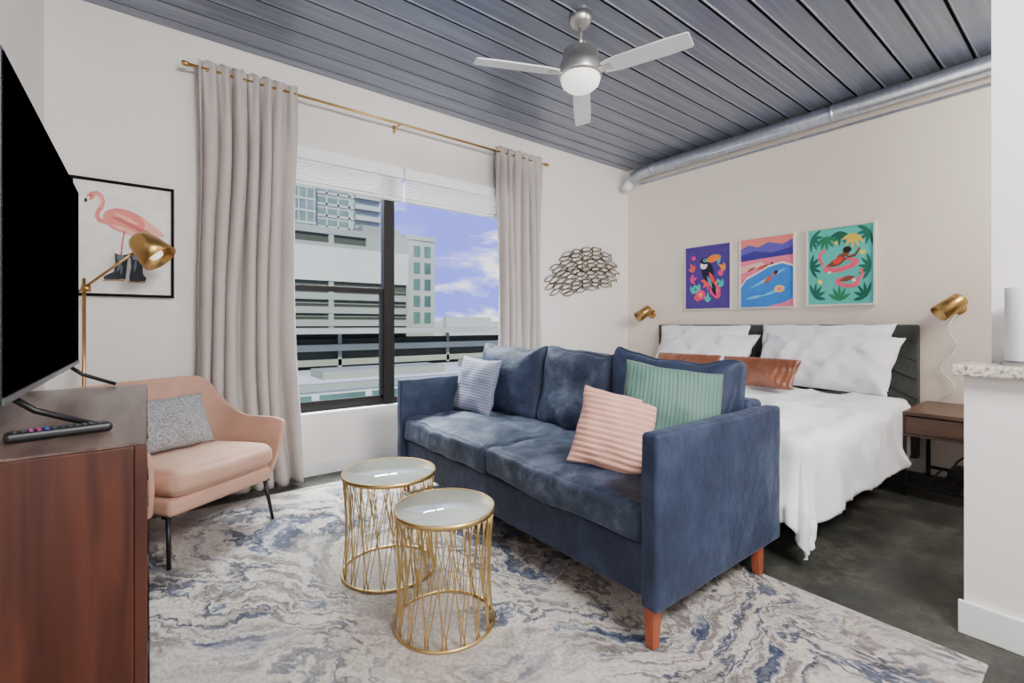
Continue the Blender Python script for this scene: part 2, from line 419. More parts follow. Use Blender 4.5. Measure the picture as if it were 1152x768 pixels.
# duct
bm=bmesh.new(); path=[(4.86,-2.5,3.095),(4.86,3.5,3.095),(4.85,3.62,3.085),(4.83,3.70,3.05),(4.81,3.75,2.99)]
tube(bm,path,.074,28)
for yy in [ -.6,1.55,3.45]: cyl(bm,(4.86,yy-.015,3.095),(4.86,yy+.015,3.095),.077,seg=32)
duct=finish(bm,'ceiling_duct',m_duct,None,True); tag(duct,'round silver metal duct running under the ceiling by wall','duct')
bm=bmesh.new(); cyl(bm,(4.81,3.75,2.995),(4.785,3.80,2.90),.066,.058,seg=20); finish(bm,'end_cap',m_white,duct,False)
bm=bmesh.new(); box(bm,(4.935,-2.4,2.975),(4.958,3.7,2.995)); 
finish(bm,'mounting_rail',m_duct,duct)

# ---------------------------------------------------------------- dresser + TV + remote
r=top('dresser','reddish walnut wooden dresser with flat top under television','dresser',(-.235,2.11,0))
obox('top_panel',(-.233,-.693,.9135),(.233,.693,.92),m_walnut,r,.002)
obox('body',(-.235,-.695,.06),(.21,.695,.9133),m_redwood,r,.003)
for s_ in(-1,1):
    obox('side_frame',(.211,s_*.67-.025,.0),(.235,s_*.67+.025,.9133),m_redwood,r,.002)
for c in range(2):
    for k in range(3):
        ya=-.63+c*.635; d=obox('drawer',(.211,ya,.08+k*.275),(.230,ya+.62,.345+k*.275),m_redwood,r,.003)
        bm=bmesh.new(); cyl(bm,(.232,ya+.31-.06,.21+k*.27),(.232,ya+.31+.06,.21+k*.27),.006); finish(bm,'handle',m_black,d)
tv=top('television','large black flat screen television standing on the dresser','television',(-.265,2.225,.921))
obox('panel',(-.03,-.725,.10),(.012,.725,.895),m_black,tv,.004)
obox('screen',(.012,-.715,.118),(.014,.715,.887),m_blackgloss,tv)
obox('bezel',(.0125,-.725,.10),(.0165,.725,.116),M('dark_grey_bezel',(96,98,102),.35,.6),tv)
for yy in(-.54,.56):
    bm=bmesh.new()
    tube(bm,[(-.13,yy-.02,.008),(-.05,yy,.07),(-.01,yy,.10)],.008,8)
    tube(bm,[(.15,yy+.02,.008),(.04,yy,.06),(-.005,yy,.10)],.008,8)
    finish(bm,'foot',m_black,tv,True)
rm=top('remote_control','black remote control with small buttons on the dresser','remote',(-.172,1.625,.921),math.radians(11))
bm=bmesh.new(); box(bm,(-.098,-.026,0),(.098,.026,.022),0,.008); finish(bm,'body',m_black,rm)
bm=bmesh.new()
cols=[M('purple_button',(190,50,190),.4),M('grey_button',(60,62,68),.4),M('red_button',(170,30,40),.4),M('blue_button',(50,70,190),.4)]
for i in range(12):
    for j in range(3):
        x=-.08+i*.0138; y_=-.014+j*.014; mi=1 if i not in(2,3) else (0 if j!=1 else 2)
        if i==4: mi=3
        cyl(bm,(x,y_,.0216),(x,y_,.0236),.0042,seg=10,mi=mi)
finish(bm,'buttons',cols,rm)

# ---------------------------------------------------------------- floor lamp
lp=top('floor_lamp','brass arm floor lamp with dome shade behind the armchair','lamp',(-.29,3.66,0))
bm=bmesh.new(); lathe(bm,[(0,0),(.12,0),(.12,.012),(.11,.02),(.012,.025),(0,.026)],32); finish(bm,'base',m_brass,lp,True)
bm=bmesh.new(); cyl(bm,(0,0,.02),(0,0,1.47),.009); finish(bm,'pole',m_brass,lp)
bm=bmesh.new(); cyl(bm,(-.03,.01,1.385),(.25,-.13,1.645),.007); cyl(bm,(-.012,0,1.41),(.03,0,1.41),.02,seg=16); cyl(bm,(.242,-.13,1.625),(.255,-.13,1.68),.013); finish(bm,'arm',m_brass,lp)
bm=bmesh.new(); ax=Vector((.58,-.30,-.66)).normalized(); c=Vector((.235,-.115,1.722))
lathe(bm,[(0,0),(.03,.0),(.052,.013),(.070,.04),(.083,.10),(.098,.185),(.095,.185),(.079,.10),(.066,.043),(.045,.025),(0,.01)],32,c,0,ax); finish(bm,'lamp_shade',m_brass,lp,True)
bm=bmesh.new(); lathe(bm,[(0,.03),(.02,.04),(.03,.09),(.042,.13),(.035,.165),(0,.174)],16,c,0,ax); finish(bm,'bulb',m_bulb,lp,True)

# ---------------------------------------------------------------- armchair
ch=top('armchair','blush pink upholstered armchair with black legs beside window','armchair',(.17,3.24,0),math.radians(34))
bm=bmesh.new(); NT_=44; NS=10
def upath(t):
    a=abs(t); s=1 if t>0 else -1
    if a>.55:
        k=(a-.55)/.45; return Vector((s*.34,.06-k*.37))
    th=a/.55*math.pi/2
    return Vector((s*.34*(math.sin(th)**.62),.06+.27*(math.cos(th)**.62)))
rows=[]
for i in range(NT_+1):
    t_=-1+2*i/NT_; p=upath(t_); a=abs(t_)
    k=max(0,min(1,(a-.28)/.34)); k=k*k*(3-2*k)
    ztop=.86*(1-k)+.615*k - .02*max(0,(a-.9)/.1)**2
    zb=.27
    nrm=Vector((p.x,max(0,p.y-.02)*1.3)); 
    if nrm.length>0: nrm.normalize()
    row=[]
    for j in range(NS+1):
        s=j/NS; z=zb+(ztop-zb)*s
        off=.02+.05*s*k+ .11*s*s*(1-k)
        q=Vector((p.x+nrm.x*off-.0,p.y+nrm.y*off))
        if a>.55: q.y+= -.02*math.sin(s*math.pi)*((a-.55)/.45) + .06*(1-s)*((a-.55)/.45)
        row.append(bm.verts.new((q.x,q.y,z)))
    rows.append(row)
for i in range(NT_):
    for j in range(NS): bm.faces.new((rows[i][j],rows[i+1][j],rows[i+1][j+1],rows[i][j+1]))
o=finish(bm,'backrest',m_pinkch,ch,True)
md=o.modifiers.new('s','SOLIDIFY'); md.thickness=.028; md.offset=0
md=o.modifiers.new('b','BEVEL'); md.width=.011; md.segments=3; md.limit_method='ANGLE'; md.angle_limit=math.radians(50)
softbox('seat_cushion',(.63,.62,.13),.055,(.005,.015,.02),m_pinkch,ch,(0,-.03,.402),(math.radians(-3),0,0),seed=3,nz=.008)
softbox('seat_base',(.63,.60,.09),.03,(0,0,0),m_pinkch,ch,(0,-.01,.30),seed=2,n=6)
for sx in(-1,1):
    for sy in(-1,1):
        bm=bmesh.new(); cyl(bm,(sx*.29,sy*.27,.27),(sx*.315,sy*.31,.013),.012,.009); box(bm,(sx*.29-.02,sy*.27-.02,.25),(sx*.29+.02,sy*.27+.02,.262)); finish(bm,'leg',m_black,ch)
o=pillow('throw_pillow',.50,.32,.12,m_tweed,None,(.115,3.28,.485),(math.radians(-24),0,math.radians(30)),seed=5)
tag(o,'light grey tweed lumbar pillow on the pink armchair','pillow')

# ---------------------------------------------------------------- nesting tables
def table(x,y,R,h,label,seed):
    r=top('side_table',label,'table',(x,y,.013),group='brass wire side tables')
    bm=bmesh.new(); lathe(bm,[(0,h-.018),(R-.005,h-.018),(R-.005,h-.003),(0,h-.003)],64); finish(bm,'table_top',m_marble,r,False)
    bm=bmesh.new(); lathe(bm,[(R-.006,h-.018),(R,h-.018),(R+.001,h-.010),(R,h),(R-.006,h),(R-.006,h-.018)],64); finish(bm,'rim',m_gold,r,True)
    bm=bmesh.new(); tube(bm,[(R*math.cos(a*math.pi/32)*.985,R*math.sin(a*math.pi/32)*.985,.006) for a in range(64)],.006,8,True); finish(bm,'base_ring',m_gold,r,True)
    bm=bmesh.new(); n=18; rnd=random.Random(seed)
    for i in range(n):
        a=2*math.pi*i/n
        for da,db in ((0,.40),(.06,-.34),(.14,.30),(.22,-.04)):
            da+=rnd.uniform(-.02,.02); db+=rnd.uniform(-.03,.03)
            rt=R*.97; mid=[]
            for k in range(9):
                s=k/8; aa=(a+da)*(1-s)+(a+db)*s; rr=rt*(1-.06*math.sin(math.pi*s))
                mid.append((rr*math.cos(aa),rr*math.sin(aa),(h-.017)*(1-s)+.006*s))
            tube(bm,mid,.0024,6)
    finish(bm,'wire_frame',m_gold,r,True)
table(.944,1.653,.200,.461,'smaller round brass wire table with white top on rug',1)
table(.933,2.175,.222,.477,'larger round brass wire table with white top on rug',2)

# ---------------------------------------------------------------- rug
o=obox('area_rug',(.005,.27,.001),(2.32,3.62,.012),m_rug,bev=.003); tag(o,'cream grey and navy marbled pattern area rug','rug')

# ---------------------------------------------------------------- sofa (facing -X)
X0,X1,SY0,SY1=1.42,2.42,.99,3.18
sf=top('sofa','blue velvet sofa with wooden legs standing on the rug','sofa',((X0+X1)/2,(SY0+SY1)/2,.013))
hx,hy=(X1-X0)/2,(SY1-SY0)/2
softbox('base',(hx*2-.08,hy*2-.14,.21),.02,(0,0,0),m_velvet,sf,(0,0,.265),n=10,nz=.002,seed=1)
at=.075
for s in(-1,1):
    softbox('armrest',(hx*2,at,.64),.018,(0,.004,0),m_velvet,sf,(0,s*(hy-at/2),.475),n=16,nz=.004,nscale=6,seed=4+s)
softbox('backrest',(.14,hy*2-.16,.66),.03,(0,0,0),m_velvet,sf,(hx-.075,0,.49),n=12,nz=.003,seed=9)
L=(hy*2-2*at)/2
for s in(-1,1):
    softbox('seat_cushion',(.80,L-.006,.155),.035,(.012,.006,.02),m_velvet2,sf,(-.085,s*L/2,.448),n=24,nz=.016,nscale=7,seed=12+s)
BL=(hy*2-2*at)/3
def backwarp(sag):
    def f(p,un):
        a=abs(un[1]); b=un[2]
        thin=1-.42*max(a**6,max(0,b)**6)
        q=Vector((p.x*thin,p.y,p.z))
        if b>0: q.z+=b*(.034*a**3-.014+sag*(-un[1])*.5*(1 if sag else 0)); q.y+=math.copysign(.014*b*a**3,un[1])
        return q
    return f
for i in range(3):
    softbox('back_cushion',(.20,BL+.005,.50),.035,(.035,.004,.004),m_velvet2 if i==1 else m_velvet,sf,(.255+(.02 if i==1 else (-.01 if i==0 else 0)),(-1+i)*BL+(.03 if i==0 else 0),.768+(0,.008,0)[i]),(math.radians((2,0,-1)[i]),math.radians((14,11,12)[i]),math.radians((4,-3,2)[i])),n=22,nz=.028,nscale=5.5,seed=20+i,warp=backwarp((-.03,0,0)[i]))
for sx in(-1,1):
    for sy in(-1,1):
        bm=bmesh.new(); x=sx*(hx-.13) if sx>0 else -hx+.05; y_=sy*(hy-.055)
        box(bm,(x-.028,y_-.024,0),(x+.028,y_+.024,.165),0,.006)
        for v in bm.verts:
            if v.co.z<.08: v.co.x=x+(v.co.x-x)*.72+ (0.01 if sx>0 else -.0); v.co.y=y_+(v.co.y-y_)*.72
        finish(bm,'leg',m_leg,sf)
def tp(mat,w,h,t,loc,tilt,rz,roll=0,label='',**k):
    o=pillow('throw_pillow',w,h,t,mat,None,loc,(0,0,0),**k)
    Mx=Matrix.Translation(loc)@Matrix.Rotation(math.radians(rz),4,'Z')@Matrix.Rotation(math.radians(tilt),4,'X')@Matrix.Translation((0,0,h/2))@Matrix.Rotation(math.radians(roll),4,'Y')@Matrix.Translation((0,0,-h/2))
    o.matrix_world=Mx; tag(o,label,'pillow'); return o
tp(m_lilac,.42,.42,.12,(1.88,2.92,.545),-16,-80,3,'grey lilac ribbed square pillow on the blue sofa',rib=('z',.02,.001),seed=1)
tp(m_greenrib,.45,.48,.13,(1.825,1.195,.555),-20,-48,8,'sage green ribbed velvet pillow on the blue sofa',rib=('x',.018,.0015),seed=2)
tp(m_pinkrib,.36,.365,.12,(1.625,1.365,.545),-22,-56,10,'blush pink wide ribbed pillow leaning on green pillow',rib=('z',.026,.003),seed=3,n=56,wr=.008)

# ---------------------------------------------------------------- bed
BX0=2.62; BY0,BY1=1.0,3.28
bd=top('bed','wide bed with charcoal upholstered headboard against the wall','bed',((BX0+4.9)/2,(BY0+BY1)/2,0))
bx=(BX0+4.9)/2; by=(BY0+BY1)/2
hb=obox('headboard',(4.87-bx,.965-by,.12),(4.955-bx,3.38-by,1.2),m_headb,bd,.015)
bm=bmesh.new()
n=7; w=(3.38-.965)/n
for i in range(n):
    ya=.965-by+i*w
    for k in range(6):
        zb=.30+k*.15
        a=(4.869-bx,ya,zb); b=(4.869-bx,ya+w,min(1.185,zb+.17))
        if i%2: a,b=(4.869-bx,ya,min(1.185,zb+.17)),(4.869-bx,ya+w,zb)
        cyl(bm,a,b,.003,seg=6)
finish(bm,'seam',m_seam,hb)
obox('bed_frame',(BX0+.08-bx,BY0+.04-by,.20),(4.865-bx,BY1-.04-by,.30),m_black,bd,.004)
softbox('mattress',(4.865-BX0-.02,BY1-BY0-.02,.30),.05,(0,0,0),m_white_cloth,bd,((4.865+BX0)/2-bx,0,.455),n=6,nz=0)
for xx in(2.9,3.49,4.3):
    for yy in(1.06,3.2):
        bm=bmesh.new(); box(bm,(xx-.02-bx,yy-.02-by,0),(xx+.02-bx,yy+.02-by,.22)); finish(bm,'leg',m_black,bd)
# duvet
bm=bmesh.new(); Ld=.46
U0,U1=BX0-Ld,4.42; V0,V1=BY0-Ld,BY1+Ld
nu,nv=160,210; zt=.634
G=[]
def ridge(x,y,s): return (1-abs(noise.noise(Vector((x,y,s)))))**3
for i in range(nu+1):
    row=[]
    for j in range(nv+1):
        a=U0+(U1-U0)*i/nu; b=V0+(V1-V0)*j/nv
        dx=max(0,BX0-a); dy=0; sg=0
        if b<BY0: dy=BY0-b; sg=-1
        if b>BY1: dy=b-BY1; sg=1
        s=math.hypot(dx,dy); s0=s
        if s>.50: s=.50+(s-.50)*.75
        ex=max(a,BX0); ey=min(max(b,BY0),BY1)
        pz=zt+.032*noise.noise(Vector((a*2.5,b*2.5,1)))+.014*noise.noise(Vector((a*8,b*8,2)))+.034*(ridge(a*2.2+b*1.3,b*2.0-a*.8,5)-.6)+.020*(ridge(a*4-b*2,b*3.5+a,9)-.5)
        px_,py_=ex,ey
        if s>0:
            ux,uy=-dx/s0,sg*dy/s0
            R=.08
            if s<R*math.pi/2: f=R*math.sin(s/R); g=R*(1-math.cos(s/R))
            else: f=R; g=R+s-R*math.pi/2
            per=(a if dy>dx else b)+math.atan2(dx,dy+1e-6)*.35
            k=min(1,max(0,(s-.06)/.36))
            fold=.018*k*math.sin(per*9+3.5*noise.noise(Vector((per*1.5,s,0))))+.05*k*noise.noise(Vector((a*3.4,b*1.6,7)))+.04*k*(ridge(a*4+b,b*2-a,3)-.5)
            f+=fold+.02*k
            z=pz-g+.025*k*noise.noise(Vector((per*4,3,3)))
            if z<.025: f+=(.025-z)*.5; z=.025+.004*math.sin(f*40)
            if dx>0: ff=min(f,.12+.07*min(1,dy*4))
            else: ff=min(f,.07) if a>4.1 else f
            px_=ex+ux*ff; py_=ey+uy*ff; pz=z
        row.append(bm.verts.new((px_,py_,pz)))
    G.append(row)
for i in range(nu):
    for j in range(nv): bm.faces.new((G[i][j],G[i+1][j],G[i+1][j+1],G[i][j+1]))
o=finish(bm,'duvet',m_white_cloth,None,True); md=o.modifiers.new('s','SOLIDIFY'); md.thickness=.014; md.offset=1
tag(o,'white cotton duvet draped over the bed with folds','duvet')
def bp(w,h,t,loc,tilt,label,seed,mat=m_pillow_w,rz=-90,roll=0,name='bed_pillow',wr=.012,**k):
    o=pillow(name,w,h,t,mat,None,loc,(0,0,0),seed=seed,wr=wr,**k)
    o.matrix_world=Matrix.Translation(loc)@Matrix.Rotation(math.radians(rz),4,'Z')@Matrix.Rotation(math.radians(tilt),4,'X')@Matrix.Rotation(math.radians(roll),4,'Y')
    tag(o,label,'pillow'); return o
g='white bed pillows'
for (y_,x_,t_,sd,rl) in [(1.60,4.58,-20,1,0),(2.75,4.58,-22,2,0),(1.53,4.30,-40,3,2),(2.62,4.32,-44,4,-2)]:
    o=bp(1.04,.56,.22,(x_,y_,.68),t_,'plump white cotton pillow leaning against the headboard' if x_>4.5 else 'white cotton pillow lying in front of another pillow',sd,roll=rl,n=44); o['group']=g
g2='rust satin bolsters'
for y_,rz_,sd in((1.86,-92,9),(2.52,-89,8)):
    o=bp(.66,.28,.15,(3.96,y_,.69),-36,'copper brown pleated satin lumbar pillow on the white duvet',sd,m_rust,name='lumbar_pillow',rz=rz_,n=60,rib=('x',.042,.003),wr=.009); o['group']=g2

# ---------------------------------------------------------------- nightstand
ns=top('nightstand','walnut nightstand with drawer on black metal frame','nightstand',(4.57,.65,0))
obox('top_panel',(-.37,-.275,.565),(.37,.275,.59),m_night,ns,.003)
bm=bmesh.new()
for lo,hi in[((-.36,-.275,.42),(.37,-.255,.565)),((-.36,.255,.42),(.37,.275,.565)),((-.36,-.255,.42),(.37,.255,.437)),((.35,-.255,.437),(.37,.255,.565))]: box(bm,lo,hi)
finish(bm,'body',m_night,ns)
dr=obox('drawer',(-.368,-.25,.44),(-.33,.25,.556),m_night,ns,.003)
for sx in(-1,1):
    for sy in(-1,1):
        obox('leg',(sx*.35-.012,sy*.26-.012,0),(sx*.35+.012,sy*.26+.012,.42),m_black,ns)
bm=bmesh.new()
for lo,hi in[((-.35,-.26,.06),(-.33,.26,.08)),((.33,-.26,.06),(.35,.26,.08))]: box(bm,lo,hi)
for k in range(9): box(bm,(-.35,-.25+k*.06,.062),(.35,-.244+k*.06,.074))
finish(bm,'lower_rack',m_black,ns)
# device + cables
o=obox('power_adapter',(4.55,.54,.081),(4.78,.74,.15),m_black,bev=.008); tag(o,'small black power adapter box on the nightstand rack','power adapter')
bm=bmesh.new(); pts=[(4.945-.03*math.sin(s*9)**2,.76+.045*math.sin(s*13)*(.4+s)+.06*s,1.27-.66*s) for s in [i/50 for i in range(51)]]
pts[0]=(4.94,.745,1.28)
tube(bm,pts,.005,6); o=finish(bm,'lamp_cord',m_white,None,True); tag(o,'thin white lamp cord hanging down the wall','cord')
bm=bmesh.new(); pts=[(4.80+.14*s,.64+.10*math.sin(s*4.2),.13+.26*s-.10*math.sin(s*math.pi)) for s in [i/40 for i in range(41)]]
tube(bm,pts,.007,6); o=finish(bm,'power_cable',m_black,None,True); tag(o,'black power cable looping near the wall outlet','cable')
o=obox('wall_outlet',(4.948,.78,.33),(4.959,.86,.45),m_white,bev=.003); tag(o,'white plastic wall outlet plate behind the nightstand','outlet')
bm=bmesh.new(); pts=[(4.945,.82+.07*math.sin(s*8),.38-.33*s) for s in [i/30 for i in range(31)]]
tube(bm,pts,.005,6); o=finish(bm,'white_cable',m_white,None,True); tag(o,'white cable plugged into the outlet behind the nightstand','cable')

# ---------------------------------------------------------------- sconces
def sconce(y,tgt,label):
    r=top('wall_sconce',label,'lamp',(BX-.001,y,1.33),group='bedside wall sconces')
    bm=bmesh.new(); lathe(bm,[(0,0),(.055,0),(.055,.014),(.048,.02),(0,.02)],28,(0,0,0),0,(-1,0,0)); finish(bm,'wall_plate',m_brass,r,True)
    bm=bmesh.new(); cyl(bm,(-.015,0,0),(-.13,0,.03),.008); cyl(bm,(-.13,0,.015),(-.13,0,.045),.014); finish(bm,'arm',m_brass,r)
    ax=Vector(tgt).normalized(); c=Vector((-.13,0,.03))-ax*.06
    bm=bmesh.new(); lathe(bm,[(0,0),(.05,0),(.056,.008),(.064,.19),(.060,.19),(.052,.012),(0,.012)],28,c,0,ax); finish(bm,'lamp_shade',m_brass,r,True)
    bm=bmesh.new(); lathe(bm,[(0,.03),(.02,.04),(.03,.10),(.02,.13),(0,.135)],14,c,0,ax); finish(bm,'bulb',m_bulb,r,True)
sconce(.745,(-.55,.62,-.65),'brass cylinder wall sconce above the walnut nightstand')
sconce(3.53,(-.75,.35,-.55),'brass cylinder wall sconce beside the charcoal headboard')

# ---------------------------------------------------------------- ceiling fan
fn=top('ceiling_fan','brushed nickel ceiling fan with three white blades','ceiling fan',(2.217,2.126,2.70))
bm=bmesh.new(); lathe(bm,[(0,.499),(.075,.499),(.075,.47),(.06,.44),(.025,.425),(0,.42)],32); finish(bm,'canopy',m_chrome,fn,True)
bm=bmesh.new(); cyl(bm,(0,0,.27),(0,0,.43),.013); lathe(bm,[(0,.27),(.03,.27),(.03,.29),(.02,.315),(0,.32)],20); finish(bm,'downrod',m_chrome,fn)
bm=bmesh.new(); lathe(bm,[(0,.28),(.08,.279),(.105,.27),(.115,.255),(.118,.20),(.122,.198),(.122,.192),(.126,.19),(.136,.175),(.140,.15),(.140,.12),(.136,.100),(0,.100)],44); finish(bm,'motor',m_chrome,fn,True)
bm=bmesh.new(); lathe(bm,[(.126,.100),(.127,.085),(.118,.055),(.09,.030),(.045,.016),(0,.012)],36); finish(bm,'light_shade',m_globe,fn,True)
m_blade=M('fan_blade_white',(222,222,223),.4)
for ang in(80,-37,197):
    a=math.radians(ang); dd,dr_=math.sin(a),math.cos(a)
    wx=.614*dd+.789*dr_; wy=.789*dd-.614*dr_
    wa=math.atan2(wy,wx)
    bm=bmesh.new(); out=[(.16,-.045),(.25,-.06),(.55,-.064),(.69,-.058),(.70,-.05),(.70,.05),(.69,.058),(.55,.064),(.25,.06),(.16,.045)]
    lo=[bm.verts.new((x,y_,-.004)) for x,y_ in out]; hi=[bm.verts.new((x,y_,.004)) for x,y_ in out]
    bm.faces.new(lo[::-1]); bm.faces.new(hi)
    for i in range(len(out)): bm.faces.new((lo[i],lo[(i+1)%10],hi[(i+1)%10],hi[i]))
    Mx=Matrix.Translation((0,0,.120))@Matrix.Rotation(wa,4,'Z')@Matrix.Rotation(math.radians(2.0),4,'Y')@Matrix.Rotation(math.radians(-12),4,'X')
    bl=finish(bm,'blade',m_blade,fn); bl.matrix_local=Mx
    bm=bmesh.new(); box(bm,(.10,-.025,-.006),(.22,.025,.0),0,.002); finish(bm,'blade_bracket',m_chrome,bl,loc=(0,0,-.004))

# ---------------------------------------------------------------- wall sculpture: school of fish
fs=top('fish_wall_sculpture','metal wall sculpture of swimming fish school','wall decor',(4.10,WY-.03,1.81))
bm=bmesh.new()
pts=[]
for i in range(14):
    s=i/13; pts.append((-.088+.176*s,0,.026*math.sin(math.pi*s)**.9))
for i in range(14):
    s=1-i/13; pts.append((-.088+.176*s,0,-.026*math.sin(math.pi*s)**.9))
pts=[p for k,p in enumerate(pts) if k not in(13,27)]
tube(bm,pts,.0050,6,True)
tube(bm,[(.088,0,0),(.118,0,.024),(.111,0,0),(.118,0,-.024),(.088,0,0)],.0042,6)
f0=finish(bm,'fish',m_antique,fs,True)
first=True; rnd=random.Random(4)
rowsN=11
for row in range(rowsN):
    vz=.23-row*.047
    half=.585*math.sqrt(max(.12,1-(vz/.275)**2))
    n=max(2,round(half*2/.175)) 
    for k in range(n):
        x=-half+(k+.5)*2*half/n+(.042 if row%2 else -.042)
        z=vz+.05-.30*x*x+x*.18+rnd.uniform(-.004,.004)
        o=f0 if first else f0.copy()
        if not first: COL.objects.link(o)
        first=False
        o.parent=fs; o.location=(x,rnd.uniform(-.012,.012),z); o.rotation_euler=(0,math.radians(rnd.uniform(-4,4)+30*x-10),math.radians(rnd.uniform(-6,6))); o.scale=(1,1,1.0)
bm=bmesh.new()
tube(bm,[(-.45,.012,-.03),(-.2,.012,.04),(.2,.012,.05),(.5,.012,.05)],.0035,6)
tube(bm,[(0,.012,-.18),(0,.027,0),(0,.012,.22)],.0035,6)
finish(bm,'backing_wire',m_antique,fs,True)

# ---------------------------------------------------------------- artworks
_mc={}
def pm(c):
    if c not in _mc: _mc[c]=M('ink_%d_%d_%d'%c,c,.75,var=(20,.05))
    return _mc[c]
def ell(cx,cy,rx,ry,rot=0,n=22):
    a=math.radians(rot); return [(cx+rx*math.cos(t)*math.cos(a)-ry*math.sin(t)*math.sin(a),cy+rx*math.cos(t)*math.sin(a)+ry*math.sin(t)*math.cos(a)) for t in [2*math.pi*i/n for i in range(n)]]
def leaf(cx,cy,L_,w,rot,n=8):
    a=math.radians(rot); p=[]
    for i in range(n+1):
        s=i/n; p.append((L_*s,w*math.sin(math.pi*s)))
    for i in range(n-1,0,-1):
        s=i/n; p.append((L_*s,-w*math.sin(math.pi*s)))
    return [(cx+x*math.cos(a)-y*math.sin(a),cy+x*math.sin(a)+y*math.cos(a)) for x,y in p]
def stroke(pts,w):
    out=[]
    for (x0,y0),(x1,y1) in zip(pts,pts[1:]):
        d=math.hypot(x1-x0,y1-y0) or 1; nx,ny=-(y1-y0)/d*w/2,(x1-x0)/d*w/2
        out.append([(x0+nx,y0+ny),(x0-nx,y0-ny),(x1-nx,y1-ny),(x1+nx,y1+ny)]); out.append(ell(x1,y1,w/2,w/2,0,10))
    return out
def artwork(loc,rz,W,Hh,fw,fmat,shapes,bg,label,depth=.03):
    r=top('framed_artwork',label,'picture',loc,rz)
    bm=bmesh.new()
    for lo,hi in[((-W/2,-depth,-Hh/2),(W/2,0,-Hh/2+fw)),((-W/2,-depth,Hh/2-fw),(W/2,0,Hh/2)),((-W/2,-depth,-Hh/2+fw),(-W/2+fw,0,Hh/2-fw)),((W/2-fw,-depth,-Hh/2+fw),(W/2,0,Hh/2-fw))]: box(bm,lo,hi)
    finish(bm,'frame',fmat,r)
    bm=bmesh.new(); mats=[pm(bg)]; idx={bg:0}
    iw,ih=W-2*fw,Hh-2*fw; yb=-depth*.6
    def add(poly,c,yy):
        if c not in idx: idx[c]=len(mats); mats.append(pm(c))
        vs=[bm.verts.new((-iw/2+min(1,max(0,u))*iw,yy,-ih/2+min(1,max(0,v))*ih)) for u,v in poly]
        try:
            f=bm.faces.new(vs); f.material_index=idx[c]
        except: pass
    box(bm,(-iw/2,yb,-ih/2),(iw/2,-.001,ih/2),0)
    k=0
    for c,polys in shapes:
        if polys and isinstance(polys[0],tuple): polys=[polys]
        for p in polys:
            k+=1; add(p,c,yb-.0004-.00006*k)
    me=bpy.data.meshes.new('print'); bm.to_mesh(me); bm.free()
    for m in mats: me.materials.append(m)
    o=bpy.data.objects.new('print',me); link(o); o.parent=r
    return r
P=(226,132,124); PL=(240,172,158); PD=(200,100,100)
feath=[leaf(.36+.05*i,.70-.012*i,.20+.02*i,.016,-14-3*i) for i in range(8)]
shp=[
 (PL,[ell(.56,.655,.27,.11,-14),leaf(.60,.64,.34,.06,-12),leaf(.62,.61,.30,.04,-26)]),(P,[ell(.50,.67,.22,.11,-8)]),(PD,feath),(PL,[leaf(.35,.635,.38,.022,-16),leaf(.38,.745,.3,.018,-20),leaf(.40,.60,.3,.015,-10)]),
 (P,stroke([(.155,.845),(.18,.885),(.22,.895),(.265,.875),(.285,.83),(.27,.78),(.235,.73),(.225,.69),(.25,.655),(.32,.645)],.042)),
 (PL,stroke([(.205,.89),(.26,.872),(.278,.83),(.262,.78)],.014)),
 (P,[ell(.165,.862,.048,.032,35)]),((238,228,218),[leaf(.15,.86,-.08,.02,60)]),((40,36,40),[leaf(.112,.80,.045,.016,75)]),((30,30,30),[ell(.165,.87,.008,.006)]),
 (PD,stroke([(.50,.58),(.475,.45),(.465,.33)],.016)+stroke([(.60,.56),(.63,.44),(.62,.34)],.016)),
 ((52,56,70),[[(.40,.37),(.47,.35),(.54,.37),(.525,.25),(.515,.17),(.51,.135),(.48,.14),(.40,.125),(.30,.125),(.285,.15),(.33,.175),(.39,.20),(.41,.27)],[(.56,.385),(.63,.36),(.70,.375),(.69,.27),(.695,.19),(.73,.155),(.72,.125),(.64,.12),(.55,.12),(.55,.17),(.57,.25)]]),
 ((120,130,150),[[(.42,.35),(.52,.345),(.50,.3),(.43,.3)],leaf(.42,.20,.1,.015,60),leaf(.60,.2,.12,.015,80),leaf(.46,.17,.1,.012,80),[(.58,.36),(.68,.355),(.67,.32),(.59,.32)]]),
 ((180,150,110),[[(.28,.125),(.50,.135),(.50,.12),(.28,.11)],[(.53,.12),(.72,.12),(.72,.108),(.53,.108)]]),
]
artwork((-.116,WY-.001,1.743),0,.515,.73,.017,M('black_frame',(8,8,8),.6,spec=.1),shp,(236,234,230),'black framed drawing of pink flamingo wearing cowboy boots')
m_fw=M('cream_frame',(228,220,206),.5); m_fdark=M('pale_frame',(218,210,202),.5)
s1=[]
for (x,y_,ang,c) in [(.15,.25,60,(40,190,190)),(.3,.12,100,(240,90,60)),(.5,.1,80,(50,200,180)),(.75,.15,110,(240,80,120)),(.85,.35,140,(60,190,190)),(.2,.6,120,(240,90,60)),(.9,.6,150,(245,150,60)),(.12,.45,20,(230,60,140)),(.8,.8,200,(60,200,190)),(.65,.3,60,(245,150,60)),(.35,.3,150,(60,200,180))]:
    s1.append((c,[leaf(x,y_,.17,.028,ang),leaf(x,y_,.14,.024,ang+40),leaf(x,y_,.12,.022,ang-40)]))
